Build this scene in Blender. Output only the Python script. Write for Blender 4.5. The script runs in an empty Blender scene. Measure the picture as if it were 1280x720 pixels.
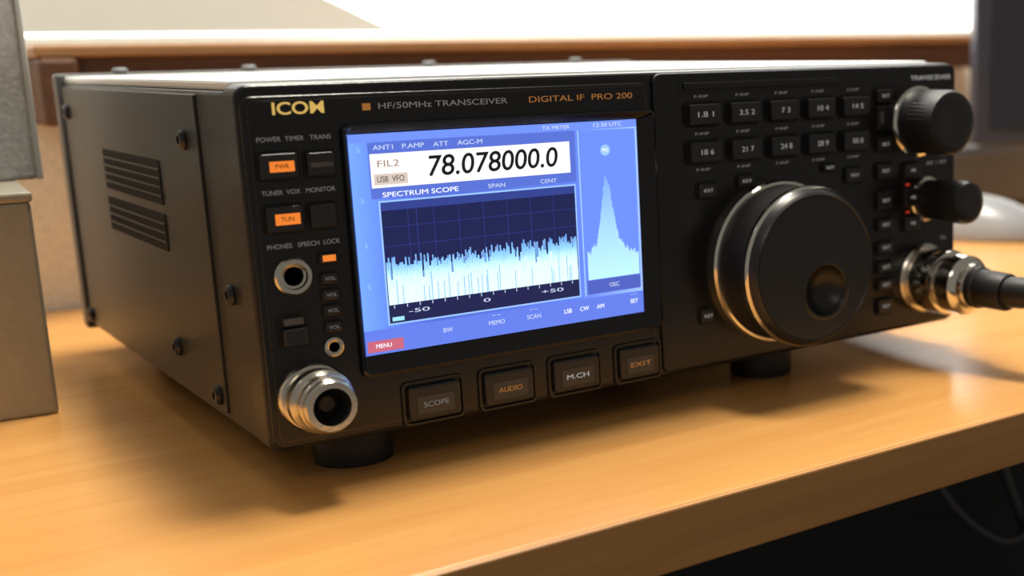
import bpy, bmesh, math, random
from mathutils import Vector, Matrix, Euler
random.seed(7)
S=0.001
col=bpy.context.scene.collection
# ---------------------------------------------------------------- materials
def mat(name,c,rough=.5,metal=0,emit=None,es=0,bump=0,bscale=400,var=0,coat=0,spec=.5):
    m=bpy.data.materials.new(name);m.use_nodes=True;nt=m.node_tree;b=nt.nodes['Principled BSDF']
    b.inputs['Base Color'].default_value=(*c,1);b.inputs['Roughness'].default_value=rough;b.inputs['Metallic'].default_value=metal
    b.inputs['Coat Weight'].default_value=coat;b.inputs['Specular IOR Level'].default_value=spec
    if emit: b.inputs['Emission Color'].default_value=(*emit,1);b.inputs['Emission Strength'].default_value=es
    if bump or var:
        tc=nt.nodes.new('ShaderNodeTexCoord');n=nt.nodes.new('ShaderNodeTexNoise');n.inputs['Scale'].default_value=bscale;n.inputs['Detail'].default_value=4
        nt.links.new(tc.outputs['Object'],n.inputs['Vector'])
        if bump:
            bp=nt.nodes.new('ShaderNodeBump');bp.inputs['Strength'].default_value=bump;bp.inputs['Distance'].default_value=.0004
            nt.links.new(n.outputs['Fac'],bp.inputs['Height']);nt.links.new(bp.outputs['Normal'],b.inputs['Normal'])
        if var:
            r=nt.nodes.new('ShaderNodeValToRGB');r.color_ramp.elements[0].position=.3;r.color_ramp.elements[1].position=.7
            r.color_ramp.elements[0].color=(*[x*(1-var) for x in c],1);r.color_ramp.elements[1].color=(*[min(1,x*(1+var)) for x in c],1)
            nt.links.new(n.outputs['Fac'],r.inputs['Fac']);nt.links.new(r.outputs['Color'],b.inputs['Base Color'])
    return m
def emis(name,c,s=1.0):
    return mat(name,(0.01,0.01,0.01),.4,emit=c,es=s)
def wood(name,c1,c2,rough=.35,sc=(1.2,14,14)):
    m=bpy.data.materials.new(name);m.use_nodes=True;nt=m.node_tree;b=nt.nodes['Principled BSDF'];b.inputs['Roughness'].default_value=rough
    tc=nt.nodes.new('ShaderNodeTexCoord');mp=nt.nodes.new('ShaderNodeMapping');mp.inputs['Scale'].default_value=sc
    n=nt.nodes.new('ShaderNodeTexNoise');n.inputs['Scale'].default_value=5;n.inputs['Detail'].default_value=7;n.inputs['Distortion'].default_value=.6
    n2=nt.nodes.new('ShaderNodeTexNoise');n2.inputs['Scale'].default_value=40;n2.inputs['Detail'].default_value=3
    mx=nt.nodes.new('ShaderNodeMath');mx.operation='MULTIPLY_ADD';mx.inputs[1].default_value=.25
    r=nt.nodes.new('ShaderNodeValToRGB');r.color_ramp.elements[0].position=.38;r.color_ramp.elements[1].position=.85
    r.color_ramp.elements[0].color=(*c1,1);r.color_ramp.elements[1].color=(*c2,1)
    L=nt.links.new;L(tc.outputs['Object'],mp.inputs['Vector']);L(mp.outputs[0],n.inputs['Vector']);L(mp.outputs[0],n2.inputs['Vector'])
    L(n2.outputs['Fac'],mx.inputs[0]);L(n.outputs['Fac'],mx.inputs[2]);L(mx.outputs[0],r.inputs['Fac']);L(r.outputs['Color'],b.inputs['Base Color'])
    return m
M_black=mat('black_plastic',(.007,.007,.008),.30,bump=.2,bscale=1500)
M_panel=mat('panel_plastic',(.006,.006,.007),.26,bump=.12,bscale=1200)
M_gloss=mat('gloss_black',(.004,.004,.006),.12)
M_case=mat('case_paint',(.019,.020,.018),.33,bump=.35,bscale=1800,var=.08,metal=.2)
M_cover=mat('cover_sheen',(.85,.88,.88),.30,metal=.25,bump=.2,bscale=1500)  # silver cover, window reflection put into the pale cool base colour
M_key=mat('key_rubber',(.018,.018,.020),.28)
M_well=mat('well_dark',(.003,.003,.003),.7)
M_chrome=mat('chrome',(.80,.77,.70),.12,metal=1)
M_nickel=mat('nickel',(.68,.64,.56),.20,metal=1,bump=.2,bscale=900)
M_gold=mat('bronze_trim',(.10,.08,.06),.35,metal=1)
M_dial=mat('dial_rubber',(.014,.014,.015),.42,bump=.3,bscale=2500)
M_dialface=mat('dial_face',(.014,.014,.015),.32)
M_dimple=mat('dimple_shade',(.005,.005,.005),.36,spec=.5)  # darker than the dial face: shade of the hollow put into the colour
M_rub=mat('rubber',(.006,.006,.006),.5)
M_gry=mat('grey_plastic',(.10,.10,.10),.4)
M_skf=mat('softkey_sheen',(.055,.055,.057),.3)  # lighter grey paints in the mirrored sheen on the dark softkeys
T_white=emis('print_white_glow',(.72,.70,.64),.5)  # panel print gets a faint glow of its own in place of light
T_key=emis('print_key_glow',(.70,.68,.64),.36)
T_dim=emis('print_grey_glow',(.5,.46,.42),.28)
T_or=emis('print_orange_glow',(.75,.28,.06),.40)
T_gold=emis('print_gold_glow',(.85,.55,.14),.75)
E_or=emis('lamp_orange',(1,.25,.03),.9)
E_red=emis('lamp_red',(1,.06,.03),.4)
# ---------------------------------------------------------------- helpers
def link(o,parent):
    col.objects.link(o)
    if parent: o.parent=parent
    return o
def empty(name,loc=(0,0,0),rz=0):
    e=bpy.data.objects.new(name,None);e.location=Vector(loc)*S;e.rotation_euler=(0,0,rz);e.empty_display_size=.02;col.objects.link(e);return e
def mesh(name,bm,m,parent,smooth=False,bevel=0,seg=2):
    bmesh.ops.recalc_face_normals(bm,faces=bm.faces)
    me=bpy.data.meshes.new(name);bm.to_mesh(me);bm.free()
    ms=m if isinstance(m,(list,tuple)) else [m]
    for x in ms: me.materials.append(x)
    if smooth:
        for p in me.polygons:p.use_smooth=True
    o=bpy.data.objects.new(name,me);link(o,parent)
    if bevel:
        b=o.modifiers.new('b','BEVEL');b.width=bevel*S;b.segments=seg;b.limit_method='ANGLE';b.angle_limit=math.radians(35);b.harden_normals=False
    return o
def box(name,x0,x1,y0,y1,z0,z1,m,parent,bevel=.5,seg=2,rot=None):
    bm=bmesh.new();bmesh.ops.create_cube(bm,size=1)
    c=Vector(((x0+x1)/2,(y0+y1)/2,(z0+z1)/2))*S
    for v in bm.verts: v.co=Vector((v.co.x*(x1-x0)*S,v.co.y*(y1-y0)*S,v.co.z*(z1-z0)*S))
    o=mesh(name,bm,m,parent,bevel=bevel,seg=seg);o.location=c
    if rot:o.rotation_euler=rot
    return o
def rpoly(x0,x1,z0,z1,r,n=6):
    pts=[]
    for cx,cz,a0 in ((x1-r,z1-r,0),(x0+r,z1-r,90),(x0+r,z0+r,180),(x1-r,z0+r,270)):
        for i in range(n+1):
            a=math.radians(a0+90*i/n);pts.append((cx+r*math.cos(a),cz+r*math.sin(a)))
    return pts
def slab(name,x0,x1,z0,z1,y0,y1,r,m,parent,bevel=.8,seg=3):
    bm=bmesh.new();P=rpoly(x0,x1,z0,z1,r)
    a=[bm.verts.new((x*S,y0*S,z*S)) for x,z in P];b=[bm.verts.new((x*S,y1*S,z*S)) for x,z in P]
    bm.faces.new(a);bm.faces.new(b[::-1]);n=len(P)
    for i in range(n): bm.faces.new((a[i],b[i],b[(i+1)%n],a[(i+1)%n]))
    return mesh(name,bm,m,parent,bevel=bevel,seg=seg)
def ringloft(name,loops,m,parent,close=False,smooth=False):
    bm=bmesh.new();prev=None
    for x0,x1,z0,z1,r,y in loops:
        L=[bm.verts.new((x*S,y*S,z*S)) for x,z in rpoly(x0,x1,z0,z1,r)];n=len(L)
        if prev:
            for i in range(n): bm.faces.new((prev[i],prev[(i+1)%n],L[(i+1)%n],L[i]))
        prev=L
    if close:bm.faces.new(prev)
    return mesh(name,bm,m,parent,smooth=smooth)
def lathe(name,prof,m,parent,loc,axis='Y-',n=64,matidx=None,knurl=0,kr=None):
    bm=bmesh.new();rings=[]
    for k,(r,h) in enumerate(prof):
        ring=[]
        for i in range(n):
            a=2*math.pi*i/n
            rr=r
            if knurl and kr and kr[0]<=k<=kr[1] and i%2: rr=r-knurl
            x,z=rr*math.cos(a),rr*math.sin(a)
            co={'Y-':(x,-h,z),'Z':(x,z,h),'X-':(-h,x,z)}[axis]
            ring.append(bm.verts.new(Vector(co)*S))
        rings.append(ring)
    for k in range(len(rings)-1):
        for i in range(n):
            f=bm.faces.new((rings[k][i],rings[k][(i+1)%n],rings[k+1][(i+1)%n],rings[k+1][i]))
            f.smooth=True
            if matidx:f.material_index=matidx[k]
    f=bm.faces.new(rings[-1])
    if matidx:f.material_index=matidx[-1]
    bm.faces.new(rings[0][::-1])
    bmesh.ops.recalc_face_normals(bm,faces=bm.faces)
    me=bpy.data.meshes.new(name);bm.to_mesh(me);bm.free()
    for x in (m if isinstance(m,(list,tuple)) else [m]):me.materials.append(x)
    o=bpy.data.objects.new(name,me);o.location=Vector(loc)*S;link(o,parent)
    try: me.set_sharp_from_angle(angle=math.radians(32))
    except Exception: pass
    return o
def text(body,x,z,size,y,m,parent,align='CENTER',w=None,bold=0,name='label',shear=0):
    cu=bpy.data.curves.new(name,'FONT');cu.body=body;cu.size=size*S;cu.align_x=align;cu.align_y='CENTER';cu.extrude=.04*S;cu.offset=bold*S;cu.shear=shear
    cu.materials.append(m);o=bpy.data.objects.new(name,cu);o.location=Vector((x,y,z))*S;o.rotation_euler=(math.pi/2,0,0);link(o,parent)
    if w:
        bpy.context.view_layer.update();d=o.dimensions.x/S
        if d>0:o.scale=(w/d,1,1)
    return o
def quad(name,x0,x1,z0,z1,y,m,parent):
    bm=bmesh.new();vs=[bm.verts.new(Vector(p)*S) for p in ((x0,y,z0),(x1,y,z0),(x1,y,z1),(x0,y,z1))];bm.faces.new(vs)
    return mesh(name,bm,m,parent)
def tube(name,pts,r,m,parent):
    cu=bpy.data.curves.new(name,'CURVE');cu.dimensions='3D';cu.bevel_depth=r*S;cu.bevel_resolution=6;cu.resolution_u=16;cu.use_fill_caps=True
    sp=cu.splines.new('NURBS');sp.points.add(len(pts)-1);sp.use_endpoint_u=True;sp.order_u=4
    for i,p in enumerate(pts):sp.points[i].co=(*[q*S for q in p],1)
    cu.materials.append(m);o=bpy.data.objects.new(name,cu);link(o,parent);return o
# ================================================================ RADIO
R=empty('radio_transceiver')
W,H,D=340,128,300
box('case',1.5,338.5,12,D,1,125.5,M_case,R,bevel=1.5)
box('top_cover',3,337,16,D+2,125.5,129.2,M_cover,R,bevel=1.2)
box('side_plate',0.6,2,52,D-6,4,124,M_case,R,bevel=.5)
box('rear_frame',-1,341,D-3,D+7,-1,130.5,M_gry,R,bevel=1.5)
for i,x in enumerate((30,95,200,300)): lathe('rear_screw_%d'%i,[(4,0),(4,1.6),(2.5,2.6)],M_gry,R,(x,D+1,130.5),axis='Z',n=24)
slab('front_bezel',0,W,0,128,0,15,5,M_black,R,bevel=1.6)
for i,(y,z) in enumerate(((70,107),(31,53),(114,20),(60,10),(288,8),(285,112))):
    xx=.6 if y>52 else 1.5
    lathe('side_screw_%d'%i,[(3.9,-.5),(3.9,.8),(3.0,2.0),(1.6,2.3),(1.5,1.2)],M_black,R,(xx,y,z),axis='X-',n=24)
for g,(z0,z1) in enumerate(((79,97),(60,75))):
    n=5 if g==0 else 4
    box('vent_well_%d'%g,.25,.8,112,214,z0,z1,M_well,R,bevel=0)
    for k in range(n-1):
        zz=z0+(z1-z0)*(k+1)/n
        box('vent_slat_%d_%d'%(g,k),-.2,.7,112,214,zz-.4,zz+.4,M_case,R,bevel=.2)
slab('display_module',1.2,161.5,1.5,124,-1.2,2,4,M_panel,R,bevel=.8)
slab('keypad_module',163.5,339,1.5,127.3,-1.6,2,4,M_panel,R,bevel=.9)
ringloft('bezel_trim',[(3.2,160.0,4,122.8,3.5,-1.1),(3.2,160.0,4,122.8,3.5,-1.45),(3.6,159.6,4.4,122.4,3.2,-1.45),(3.6,159.6,4.4,122.4,3.2,-1.1)],M_gold,R)
slab('display_surround',3.6,159.6,4.4,122.4,-1.5,0,3.2,M_panel,R,bevel=.2)
YF=-1.5
text('ICOM',11.2,119.4,5.8,YF-.1,T_gold,R,'LEFT',w=17.5,bold=.10,name='logo')
quad('brand_mark',42.5,45.5,117.8,120.2,YF-.1,T_or,R)
text('HF/50MHz TRANSCEIVER',48,119,3.0,YF-.1,T_dim,R,'LEFT',w=50,name='model_text')
text('DIGITAL IF  PRO 200',107,119,3.2,YF-.1,T_or,R,'LEFT',w=46,name='model_text')
ringloft('display_frame',[(33.6,163.0,22.0,113.6,3,-1.0),(34.0,162.6,22.5,113.2,3,-3.6),(34.9,161.6,23.6,112.4,2.4,-4.1),(36.0,155.0,29.8,109.9,1.0,-1.7),(36.0,155.0,29.8,109.9,1.0,-1.2)],M_gloss,R,close=True)
def screenmat():
    m=bpy.data.materials.new('lcd_backlight');m.use_nodes=True;nt=m.node_tree;b=nt.nodes['Principled BSDF'];b.inputs['Base Color'].default_value=(.01,.01,.02,1);b.inputs['Roughness'].default_value=.25
    tc=nt.nodes.new('ShaderNodeTexCoord');sx=nt.nodes.new('ShaderNodeSeparateXYZ');r=nt.nodes.new('ShaderNodeValToRGB')
    e=r.color_ramp.elements;e[0].position=.0;e[0].color=(.14,.30,.95,1);e[1].position=1;e[1].color=(.28,.43,.95,1)
    for p,c in ((.12,(.085,.16,.64)),(.25,(.065,.11,.48)),(.75,(.095,.17,.66)),(.9,(.19,.31,.90))):
        q=e.new(p);q.color=(*c,1)
    L=nt.links.new;L(tc.outputs['Generated'],sx.inputs[0]);L(sx.outputs['X'],r.inputs['Fac']);L(r.outputs['Color'],b.inputs['Emission Color']);b.inputs['Emission Strength'].default_value=1.45
    return m
Y=-1.75
quad('lcd_screen',36.2,154.6,30.1,109.6,Y,screenmat(),R)
E_navy=emis('lcd_navy',(.008,.014,.085),1);E_navy2=emis('lcd_blue_mid',(.03,.055,.30),1);E_lb=emis('lcd_lightblue',(.28,.48,1.0),1.3)
E_w=emis('lcd_white',(.95,.97,1),1.2);E_cream=emis('lcd_cream',(.95,.92,.90),1.18);E_k=emis('lcd_black',(.004,.004,.01),1)
E_pink=emis('lcd_red',(.70,.16,.24),.9);E_cy=emis('lcd_cyan',(.35,.78,1.0),1.1);E_txt=emis('lcd_text',(.65,.75,1),1);E_tan=emis('lcd_tan',(.75,.62,.55),1)
quad('lcd_top_bar',36.2,154.6,106.6,109.6,Y-.04,emis('lcd_topbar',(.15,.26,.84),1.2),R)
quad('lcd_left_bar',43,126,86.5,106.4,Y-.05,emis('lcd_mid',(.09,.155,.62),1.15),R)
quad('lcd_freq_box',43.5,123.5,90.3,102.4,Y-.1,E_cream,R)
quad('lcd_mode_box',44.5,57,91.3,95.2,Y-.15,E_tan,R)
text('USB  VFO',50.6,93.2,3,Y-.2,E_k,R,w=10,name='lcd_glyph');text('FIL2',50,98.7,3.4,Y-.2,emis('lcd_brown',(.35,.2,.15),1),R,w=8,name='lcd_glyph')
text('78.078000.0',91,96.4,10.6,Y-.2,E_k,R,w=53,bold=.10,name='lcd_frequency',shear=.12)
text('ANT1   P.AMP    ATT    AGC-M',66,104.5,2.4,Y-.15,E_txt,R,w=42,name='lcd_glyph')
text('TX METER',118,108,2.0,Y-.15,E_txt,R,w=12,name='lcd_glyph');text('12:30 UTC',141,108,2.2,Y-.15,E_txt,R,w=13,name='lcd_glyph')
text('SPECTRUM SCOPE',47,87.6,2.5,Y-.15,E_w,R,'LEFT',w=29,name='lcd_glyph')
text('SPAN',88,87.6,2.2,Y-.15,E_txt,R,'LEFT',w=7,name='lcd_glyph');text('CENT',110,87.6,2.2,Y-.15,E_txt,R,'LEFT',w=7,name='lcd_glyph')
quad('lcd_scope_border',45.4,125.4,40.2,85.6,Y-.06,E_lb,R)
quad('lcd_scope_bg',46,124.8,40.8,85.0,Y-.1,E_navy,R)
quad('lcd_scope_head',46,124.8,82,85.0,Y-.12,E_navy2,R)
for i in range(1,8):
    x=46+78.8*i/8;quad('lcd_grid_v%d'%i,x-.08,x+.08,48,82,Y-.14,E_navy2,R)
for i in range(1,5):
    z=48+7*i;quad('lcd_grid_h%d'%i,46,124.8,z-.08,z+.08,Y-.14,E_navy2,R)
quad('lcd_marker',59.0,59.25,48,82,Y-.15,E_navy2,R)
def bars(name,x0,x1,n,zb,fn,y,m,gap=.15):
    bm=bmesh.new();w=(x1-x0)/n
    for i in range(n):
        h=fn((i+.5)/n)
        a=x0+i*w;b=a+w*(1-gap)
        bm.faces.new([bm.verts.new(Vector(p)*S) for p in ((a,y,zb),(b,y,zb),(b,y,zb+h),(a,y,zb+h))])
    mesh(name,bm,m,R)
def barmat(name,stops,s=1.1):
    m=bpy.data.materials.new(name);m.use_nodes=True;nt=m.node_tree;b=nt.nodes['Principled BSDF'];b.inputs['Base Color'].default_value=(.01,.01,.01,1)
    tc=nt.nodes.new('ShaderNodeTexCoord');sx=nt.nodes.new('ShaderNodeSeparateXYZ');r=nt.nodes.new('ShaderNodeValToRGB')
    e=r.color_ramp.elements;e[0].position=stops[0][0];e[0].color=(*stops[0][1],1);e[1].position=stops[-1][0];e[1].color=(*stops[-1][1],1)
    for p,c in stops[1:-1]:
        q=e.new(p);q.color=(*c,1)
    L=nt.links.new;L(tc.outputs['Generated'],sx.inputs[0]);L(sx.outputs['Z'],r.inputs['Fac']);L(r.outputs['Color'],b.inputs['Emission Color']);b.inputs['Emission Strength'].default_value=s
    return m
BM=barmat('lcd_bars',((0,(.55,.90,.98)),(.2,(.80,.98,1)),(.5,(.60,.92,1)),(.72,(.26,.58,.94)),(1,(.10,.25,.7))),1.35)
BM2=barmat('lcd_bars_dim',((0,(.08,.22,.58)),(1,(.22,.45,.88))))
BM3=barmat('lcd_bars_low',((0,(.72,1,1)),(1,(.62,.96,1))),1.25)
bars('lcd_spectrum_back',46.3,124.5,120,47.6,lambda t:random.uniform(11,18),Y-.16,BM2)
bars('lcd_spectrum_front',46.3,124.5,110,47.6,lambda t:14.0+random.gauss(0,1.2)+(2.6 if random.random()<.12 else 0)+t*.8-(5 if random.random()<.06 else 0),Y-.19,BM,gap=.13)
bars('lcd_spectrum_low',46.3,124.5,70,47.6,lambda t:9+random.gauss(0,1.5)-(5 if random.random()<.2 else 0),Y-.21,BM3,gap=.04)
for i in range(26):
    x=random.uniform(47,123);quad('lcd_streak_%d'%i,x,x+.4,47.6,47.6+random.uniform(5,11),Y-.23,E_lb,R)
text('-50            0            +50',85.4,44.4,2.0,Y-.16,E_txt,R,w=64,name='lcd_glyph')
quad('lcd_scale',47,51.5,41.5,43,Y-.18,E_cy,R)
for i in range(16): quad('lcd_tick_%d'%i,48+i*4.9,48.3+i*4.9,46.2,47.4,Y-.16,E_txt,R)
quad('lcd_side_panel',128.5,153.6,44,106,Y-.05,emis('lcd_side',(.13,.235,.80),1.25),R)
quad('lcd_side_edge',127.2,127.8,40,106.3,Y-.06,E_lb,R)
lathe('lcd_badge',[(2.2,0),(2.2,.1)],E_lb,R,(139.5,Y-.06,98),n=32)
text('M1',139.5,98,2.2,Y-.25,E_w,R,name='lcd_glyph')
PK=barmat('lcd_peak',((0,(.50,.86,.98)),(.45,(.38,.68,.98)),(1,(.20,.38,.94))),1.2)
bars('lcd_peak_trace',129.2,153.2,60,46.5,lambda t:9+25*math.exp(-((t-.42)/.14)**2)+7*math.exp(-((t-.42)/.35)**2)+random.uniform(-1.2,1.2),Y-.1,PK,gap=.05)
quad('lcd_side_foot',128.5,153.6,40.6,46.3,Y-.07,emis('lcd_sidefoot',(.08,.13,.58),1),R)
text('OSC',141,43.4,2.4,Y-.12,E_txt,R,name='lcd_glyph')
quad('lcd_bottom_bar',36.2,154.6,30.1,39.2,Y-.04,emis('lcd_botbar',(.11,.19,.74),1.2),R)
quad('lcd_tx_tag',37,50.5,31,35.2,Y-.1,E_pink,R);text('MENU',43,33.1,2.2,Y-.15,E_w,R,name='lcd_glyph')
for x,t in ((68,'BW'),(88,'MEMO'),(104,'SCAN'),(119,'LSB'),(126.5,'CW'),(134,'AM'),(150,'SET')):
    text(t,x,35.2,2.4,Y-.12,E_w if x>115 else E_txt,R,name='lcd_glyph')
for x in (88,104,150): text('-- --',x,38.3,2.2,Y-.12,E_txt,R,name='lcd_glyph')
for z in (104,86,70,55): text('S',39.6,z,2.4,Y-.12,E_lb,R,name='lcd_glyph')
# ---- left controls
def key(name,x0,x1,z0,z1,yb=YF,h=2.6,m=M_key,lab=None,lm=T_key,ls=2.6,wellm=.9):
    slab(name+'_well',x0-wellm,x1+wellm,z0-wellm,z1+wellm,yb-.25,yb+.4,1.2,M_well,R,bevel=0)
    slab(name,x0,x1,z0,z1,yb-h,yb,1.0,m,R,bevel=.6)
    if lab: text(lab,(x0+x1)/2,(z0+z1)/2,ls,yb-h-.08,lm,R,w=min(len(lab)*1.6,(x1-x0)*.62),name=name+'_label')
key('power_key',5.2,18,96.2,104.8);key('transmit_key',21,30.6,96.2,104.4)
key('tuner_key',5.8,18,78.2,87);key('monitor_key',20.5,29.5,78.4,86.6)
quad('power_lamp',8.2,16.5,98.6,102.2,YF-2.68,E_or,R);text('PWR',12.3,100.4,2.2,YF-2.75,M_well,R,name='lamp_text')
quad('tuner_lamp',8.4,16.8,80.6,84.4,YF-2.68,E_or,R);text('TUN',12.5,82.5,2.2,YF-2.75,M_well,R,name='lamp_text')
quad('lamp_frame_a',22,29.6,99.4,101,YF-2.68,M_gry,R)
for z,t in ((109.4,'POWER  TIMER   TRANS'),(91.4,'TUNER  VOX   MONITOR'),(73,'PHONES   SPEECH  LOCK')):
    text(t,18,z,2.3,YF-.1,T_dim,R,w=25,name='label')
lathe('phones_jack',[(6.6,0),(6.6,1.6),(6.0,2.4),(4.6,2.4),(4.2,1.6),(3.4,1.4),(3.2,-1)],[M_nickel,M_well],R,(13,YF,62.5),matidx=[0,0,0,0,0,1,1])
key('lock_key',22.4,29,65.6,69.2,h=1.6,wellm=.6);quad('lock_lamp',23.4,28,66.4,68.6,YF-1.68,E_or,R)
for i,z in enumerate((60.2,54.4,48.8,42.8)): key('small_key_%d'%i,22.4,28.6,z-1.9,z+1.9,h=1.4,wellm=.6,lab='VOL',ls=1.8,lm=T_dim)
slab('slide_switch_well',6,17,37.4,49.6,YF-.25,YF+.4,1.2,M_well,R,bevel=0)
slab('slide_switch',7.2,15.8,38.4,44.5,YF-3.4,YF,.8,M_key,R,bevel=.8);box('slide_rib',8.2,14.8,YF-2,YF,45.5,48,M_gry,R,bevel=.3)
lathe('key_jack',[(3.5,0),(3.5,1.2),(2.7,1.6),(1.9,1.2),(1.7,-1)],[M_nickel,M_well],R,(24.8,YF,35.6),matidx=[0,0,0,1,1],n=40)
lathe('mic_socket',[(12.2,0),(12.2,3.2),(11.6,4.2),(10.8,4.4),(10.8,7.5),(11.3,8),(11.3,11.5),(10.4,12.4),(9.9,13),(9.9,17),(9.3,17.6),(9.3,20),(8.6,21),(6.6,21),(6.2,19.5),(5.6,12)],[M_nickel,M_well],R,(15.6,YF,19.3),matidx=[0]*14+[1,1],n=72)
lathe('mic_socket_core',[(3.4,0),(3.4,4),(2.6,4.6)],M_rub,R,(15.6,YF-11,19.3),n=32)
for i,(x0,x1,t,tm) in enumerate(((50,70.6,'SCOPE',T_dim),(80.6,101.2,'AUDIO',T_or),(110.4,131,'M.CH',T_white),(141,160,'EXIT',T_or))):
    xc=(x0+x1)/2
    ringloft('softkey_frame_%d'%i,[(x0-2.2,x1+2.2,.9,18.1,2.5,-1.2),(x0-2.0,x1+2.0,1.1,17.9,2.5,-2.4),(x0-1,x1+1,2,17,2,-2.4),(x0-.4,x1+.4,2.4,16.6,1.6,-.9)],M_panel,R,close=True)
    slab('softkey_%d'%i,x0,x1,3,16,-1.4-2.6,-1.0,1.4,M_key,R,bevel=.9)
    slab('softkey_face_%d'%i,x0+3,x1-3,5.2,12.2,-4.25,-3.8,.8,M_skf,R,bevel=.1)
    text(t,xc,8.8,2.8,-4.32,tm,R,w=10,name='softkey_label_%d'%i)
# ---- right module
YR=-1.6
slab('card_slot',176,282,119.2,124.4,YR-.3,YR+.5,2,M_gloss,R,bevel=.1);slab('card_slot_door',178,262,120.2,123.2,YR-1.3,YR,1,M_black,R,bevel=.4)
subs=['1.8','3.5','7','10','14','18','21','24','28','50']
k=0
for z in (110,94.3):
    for x in (187,208.5,229.8,250.8,271.8):
        key('band_key_%d'%k,x-7.8,x+7.8,z-4.3,z+4.3,yb=YR,h=3.4,lab=subs[k]+' '+str((k+1)%10),ls=3.2,wellm=1.1)
        k+=1
for z in (117.4,101.9,86.8):
    for x in (187,208.5,229.8,250.8,271.8): text('F-INP',x,z,1.6,YR-.08,T_dim,R,w=7,name='label')
for i,(x,z,w,h) in enumerate(((188,78,9,6),(208.5,80.5,8,5),(271,78.5,10,6.5),(256,83,7,3),(186,24,7,6),(260,20,7,5))):
    key('aux_key_%d'%i,x-w/2,x+w/2,z-h/2,z+h/2,yb=YR,h=2.2,lab='KEY',ls=2.0)
for i,(z,h) in enumerate(((114,6),(104,11),(91.5,6),(79,7),(65,8),(53.5,5.5),(42.5,5.5),(33,5),(24.5,5),(14,7))):
    key('column_key_%d'%i,285.6,295.2,z-h/2,z+h/2,yb=YR,h=2.4,lab='SET' if i!=1 else None,ls=2.2)
quad('column_light',286.8,289,101,107,YR-2.5,M_gry,R)
for i,(z,h) in enumerate(((78,7),(65,9),(52.5,7),)):
    key('side_key_%d'%i,303,313.5,z-h/2,z+h/2,yb=YR,h=2.4,lab='MR',ls=2.2)
quad('lamp_rx',305,307.5,70.6,71.8,YR-.5,E_red,R);quad('lamp_tx',305,307.5,57.4,58.4,YR-.5,E_red,R)
text('TRANSCEIVER',322,121.5,3.0,YR-.08,T_white,R,w=27,name='label')
text('AF / RF',326,80.5,2.6,YR-.08,T_dim,R,w=14,name='label');text('SQL',331,43,2.4,YR-.08,T_dim,R,name='label');text('MULTI',331,84,2.0,YR-.08,T_dim,R,name='label')
prof=[(36.6,0),(36.6,2.6),(35.8,3.8),(34.7,4.0),(34.3,5.7),(34.3,18.5),(34.7,19.6),(35.2,20.6),(35.2,22.8),(34.2,24.0),(33.4,26.2),(31.8,27.8),(31.0,27.0),(30.6,16)]
DX,DZc=225.8,43.2
lathe('tuning_dial',prof,[M_chrome,M_dial,M_dialface],R,(DX,YR,DZc),matidx=[0,0,0,1,1,1,1,0,0,2,2,2,2,2],n=120)
def dialface(cx,cz,y,Ro,dx,dz,dr,depth):
    n=72;rings=[];inner=[]
    bm=bmesh.new()
    for j in range(12):
        t=j/11
        rr=dr*1.10+(Ro-dr*1.10)*t;ox=dx*(1-t);oz=dz*(1-t)
        rings.append([bm.verts.new(Vector((cx+ox+rr*math.cos(2*math.pi*i/n),y,cz+oz+rr*math.sin(2*math.pi*i/n)))*S) for i in range(n)])
    for q in (1.06,1.0,.96,.9,.8,.65,.45,.2,.03):
        dd=depth*(1-q*q)**.8 if q<1 else (-.4 if q==1.06 else 0)
        inner.append([bm.verts.new(Vector((cx+dx+dr*q*math.cos(2*math.pi*i/n),y+dd,cz+dz+dr*q*math.sin(2*math.pi*i/n)))*S) for i in range(n)])
    R2=inner[::-1]+rings
    for k,(a,b) in enumerate(zip(R2[:-1],R2[1:])):
        for i in range(n):
            f=bm.faces.new((a[i],a[(i+1)%n],b[(i+1)%n],b[i]))
            if k<7:f.material_index=1
    f=bm.faces.new(R2[0]);f.material_index=1
    mesh('tuning_dial_face',bm,[M_dialface,M_dimple],R,smooth=True)
dialface(DX,DZc,YR-27.5,31.3,5.4,-10.5,11.4,7.5)
lathe('af_knob',[(16.8,0),(16.8,1.2),(16.2,1.8),(15.4,2.2),(15.0,3),(15.0,8),(15.2,9),(15.2,21),(14.4,23.4),(12.4,24.4),(9,24.2)],[M_chrome,M_dial,M_dialface],R,(313,YR,101),matidx=[0,0,0,1,1,1,1,1,2,2,2],n=96,knurl=.35,kr=(5,7))
lathe('rf_knob',[(10.8,0),(10.8,1.2),(10.2,1.8),(9.4,2),(9.4,16),(10.0,17),(10.2,20),(10.2,27),(9.6,29),(8.2,29.8),(5,29.8)],[M_chrome,M_dial,M_dialface],R,(319,YR,63.4),matidx=[0,0,0,1,1,1,1,2,2,2,2],n=80,knurl=.3,kr=(3,7))
PX,PZ=316.5,24.5
lathe('mic_plug',[(17,0),(17,2.5),(16,3.6),(14.5,3.8),(14.5,9),(15.6,9.6),(15.8,12),(15.8,19),(15.2,20),(13.6,20.4),(13.4,24),(14.2,24.6),(14.2,31),(13.2,32.4),(11,33.5),(10.4,36),(9,37.2)],[M_nickel,M_chrome],R,(PX,YR,PZ),matidx=[0,0,0,0,0,1,1,1,1,0,0,1,1,1,0,0,0],n=96,knurl=.45,kr=(6,7))
lathe('strain_relief',[(9.8,0),(9.8,6),(9.0,7),(8.8,22),(8.2,23)],M_rub,R,(PX,YR-34,PZ),n=48)
tube('mic_cable',[(PX,-54,PZ),(PX+2,-74,PZ+.8),(PX+22,-92,PZ+1),(PX+75,-95,8),(PX+130,-75,-6),(PX+260,-20,-7)],7.4,M_rub,R)
DZ=-14.5
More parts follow.
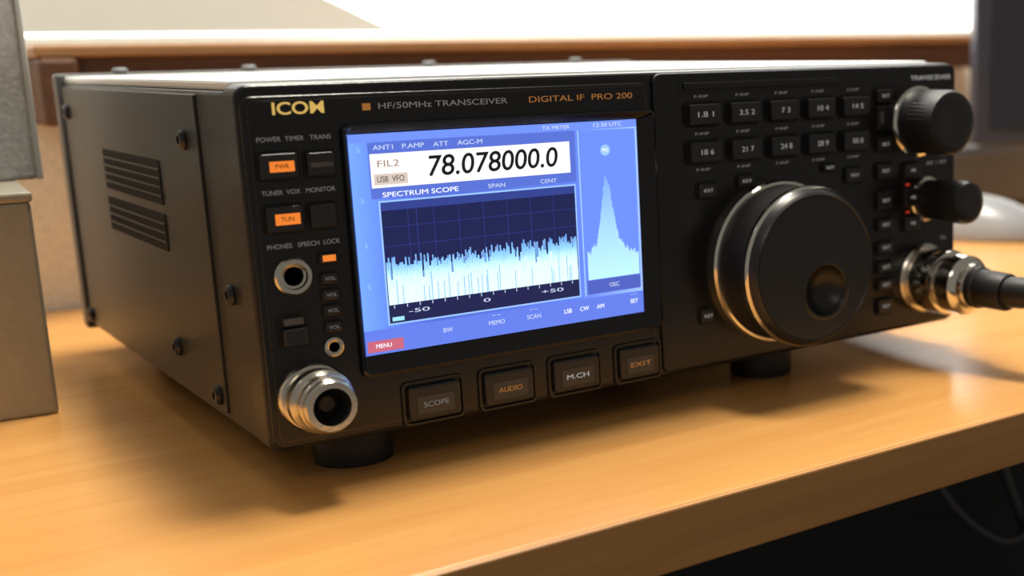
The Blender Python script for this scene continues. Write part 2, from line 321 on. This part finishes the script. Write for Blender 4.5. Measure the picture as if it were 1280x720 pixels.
for i,(x,y) in enumerate(((38,25),(236,26),(40,272),(300,272))):
    lathe('foot_%d'%i,[(14.5,0),(15,11.5),(14,14.3),(13,14.6),(8,14.6)],M_rub,R,(x,y,DZ),axis='Z',n=48)
# ================================================================ DESK
DK=empty('desk')
M_desk=wood('desk_wood',(.62,.29,.078),(.74,.38,.12),.25)
M_edge=wood('desk_edge_wood',(.50,.23,.07),(.62,.31,.10),.35,sc=(1.5,40,40))
M_dark=mat('under_desk_shade',(.010,.010,.013),.6,bump=.3,bscale=200)  # near-black, under-desk shade put into the colour
box('top',-700,1500,-103,448,DZ-22.5,DZ,M_desk,DK,bevel=1.2)
box('front_edging',-700,1500,-105.5,-102.5,DZ-22.6,DZ-.1,M_edge,DK,bevel=.8)
box('leg_panel_left',-690,-668,-80,430,-764.5,DZ-22.5,M_edge,DK,bevel=1);box('leg_panel_right',1468,1490,-80,430,-764.5,DZ-22.5,M_edge,DK,bevel=1)
box('shade_panel',-668,1468,60,78,-700,DZ-22.5,M_dark,DK,bevel=1)  # added dark sheet standing in for the shade below the desktop
# ================================================================ ROOM
M_wall=mat('wallpaper',(.90,.90,.85),.85,bump=1,bscale=260,var=.08)
M_floor=mat('dark_carpet',(.015,.014,.015),.95,bump=1,bscale=300,var=.3)
box('floor',-1500,2500,-2200,460,-784.5,-764.5,M_floor,None,bevel=0)
WL=empty('wall_back')
box('wall_lower',-1500,2500,450,520,-764.5,148,M_wall,WL,bevel=0)
box('wall_side_pier',-1500,-250,450,520,148,1900,M_wall,WL,bevel=0)
box('wall_right_pier',1900,2500,450,520,148,1900,M_wall,WL,bevel=0)
box('wall_header',-250,1900,450,520,1150,1900,M_wall,WL,bevel=0)
WN=empty('window_1')
M_win=emis('window_daylight',(1,.975,.92),4.2)
box('pane',-250,1900,500,505,148,1150,M_win,WN,bevel=0)
M_fr=mat('window_frame_paint',(.8,.78,.72),.4)
box('frame_bottom',-250,1900,470,500,148,152,M_fr,WN,bevel=1);box('frame_mid',880,905,475,499,152,1150,M_fr,WN,bevel=1)
M_bl=bpy.data.materials.new('blind_fabric');M_bl.use_nodes=True;nt=M_bl.node_tree;pb=nt.nodes['Principled BSDF'];pb.inputs['Base Color'].default_value=(.55,.53,.48,1);pb.inputs['Roughness'].default_value=.8
tr=nt.nodes.new('ShaderNodeBsdfTranslucent');tr.inputs[0].default_value=(.24,.225,.195,1);mxs=nt.nodes.new('ShaderNodeMixShader');mxs.inputs[0].default_value=.5
nz=nt.nodes.new('ShaderNodeTexNoise');nz.inputs['Scale'].default_value=300;bb=nt.nodes.new('ShaderNodeBump');bb.inputs['Strength'].default_value=.3;nt.links.new(nz.outputs[0],bb.inputs['Height']);nt.links.new(bb.outputs[0],pb.inputs['Normal'])
nt.links.new(pb.outputs[0],mxs.inputs[1]);nt.links.new(tr.outputs[0],mxs.inputs[2]);nt.links.new(mxs.outputs[0],nt.nodes['Material Output'].inputs[0])
bm=bmesh.new();pf=[(-245,154),(248,154),(232,160),(170,190),(120,300),(-245,300)]
bm.faces.new([bm.verts.new(Vector((x,462,z))*S) for x,z in pf])
BL=mesh('window_blind',bm,M_bl,None)
# ledge
LG=empty('trim_1')
M_lg=wood('ledge_wood',(.34,.16,.06),(.46,.24,.10),.4);M_lgd=wood('ledge_dark_shaded_wood',(.10,.045,.022),(.16,.075,.036),.5)  # second wood: dark brown with the shade below the lip painted in
box('ledge_lip',8,806,404,450,139,146,M_lg,LG,bevel=1.5)
box('ledge_back_board',12,800,412,450,116,139,M_lgd,LG,bevel=1)
box('ledge_end_bracket',9,30,402,450,100,139.2,M_lgd,LG,bevel=3)
# ================================================================ LEFT BOXES
MB=empty('metal_file_box',(-37,176,0),math.radians(-4))
M_mb=mat('beige_metal',(.36,.33,.26),.40,metal=.3,bump=.2,bscale=500,var=.05)
box('body',-190,0,0,118,DZ,78.5,M_mb,MB,bevel=1.5);box('lid',-191,.8,-1,119,78.5,82.8,M_mb,MB,bevel=1.2)
TP=empty('acoustic_panel',(-22,243,82.8),0)
M_tp=mat('grey_foam',(.50,.51,.50),.9,bump=1,bscale=500,var=.15)
box('slab',-160,0,0,30,0,240,M_tp,TP,bevel=2);box('edge_trim',-1,1.5,-1,31,0,240,mat('panel_trim',(.5,.5,.47),.4),TP,bevel=.6)
# ================================================================ RIGHT BACKGROUND
MO=empty('computer_monitor',(676,262,DZ),math.radians(-38))
M_mo=mat('monitor_plastic',(.03,.034,.052),.4)
slab('screen_housing',-30,450,70,380,0,28,6,M_mo,MO,bevel=3);slab('panel_glass',-18,438,84,368,-.8,1,2,mat('monitor_glass',(.02,.022,.035),.2),MO,bevel=.2)
box('stand_neck',180,240,28,50,8,200,M_mo,MO,bevel=3);box('stand_base',110,310,-40,120,0,10,M_mo,MO,bevel=4)
MS=empty('computer_mouse',(636,256,DZ),math.radians(30))
bm=bmesh.new();bmesh.ops.create_uvsphere(bm,u_segments=32,v_segments=20,radius=1)
for v in bm.verts:
    z=v.co.z;v.co=Vector((v.co.x*31*(1-.12*v.co.y),v.co.y*55,(max(z,-.02)*(34+6*v.co.y))+.7))*S
mesh('shell',bm,mat('mouse_plastic',(.30,.31,.33),.3),MS,smooth=True)
box('wheel',-3,3,24,36,25,37,M_rub,MS,bevel=2)
ED=empty('external_drive',(672,350,DZ),math.radians(8))
box('shell',0,170,0,60,2,62,mat('drive_plastic',(.05,.05,.055),.35),ED,bevel=4);box('foot_strip',8,162,6,54,0,3,M_rub,ED,bevel=0);box('face_plate',6,164,-1.5,0,8,56,M_gry,ED,bevel=.6)
# ================================================================ UNDER DESK
PC=empty('computer_tower',(760,-290,-764.5))
box('chassis',0,200,0,330,10,440,M_black,PC,bevel=4);box('front_panel',4,196,-12,0,14,436,M_gloss,PC,bevel=3);box('plinth',10,190,10,320,0,10,M_rub,PC,bevel=0)
lathe('power_button',[(9,0),(9,2),(7,3)],M_gry,PC,(100,-12,400),n=32)
M_cab=mat('cable_sheath',(.06,.06,.065),.4)
tube('hanging_cable',[(360,50,DZ-24),(350,40,-90),(380,10,-140),(430,20,-150),(470,40,-110),(480,50,DZ-24)],2.5,M_cab,None)
tube('power_cable',[(420,50,DZ-24),(410,40,-90),(440,20,-170),(520,30,-300),(600,40,-500),(620,0,-760)],3,M_cab,None)
# ================================================================ LIGHT
def area(name,loc,target,size,power,c):
    l=bpy.data.lights.new(name,'AREA');l.shape='RECTANGLE';l.size=size[0];l.size_y=size[1];l.energy=power;l.color=c
    o=bpy.data.objects.new(name,l);o.location=loc;d=Vector(target)-Vector(loc);o.rotation_euler=d.to_track_quat('-Z','Y').to_euler();col.objects.link(o)
area('ceiling_light',(.34,.20,1.35),(.20,.12,0),(.45,.22),28,(1,.93,.80))
area('room_fill',(-.9,-1.2,1.3),(.1,0,0),(.7,.5),2.8,(1,.92,.80))  # added soft fill from the front left, no fixture modelled
w=bpy.data.worlds.new('room');bpy.context.scene.world=w;w.use_nodes=True
w.node_tree.nodes['Background'].inputs[0].default_value=(1,.93,.82,1);w.node_tree.nodes['Background'].inputs[1].default_value=.2
# ================================================================ CAMERA
cd=bpy.data.cameras.new('camera');cd.sensor_width=36;cd.lens=1620.3/1280*36;cd.shift_x=-345.62/1280;cd.shift_y=41.72/1280;cd.clip_start=.01
co=bpy.data.objects.new('camera',cd);co.location=(-.1285,-.4543,.136);co.rotation_euler=(1.364,.0183,-.6759);col.objects.link(co)
cd.dof.use_dof=True;cd.dof.focus_distance=.49;cd.dof.aperture_fstop=8
bpy.context.scene.camera=co
try:
    bpy.context.scene.view_settings.view_transform='Standard';bpy.context.scene.view_settings.look='None'
except Exception as e: print(e)
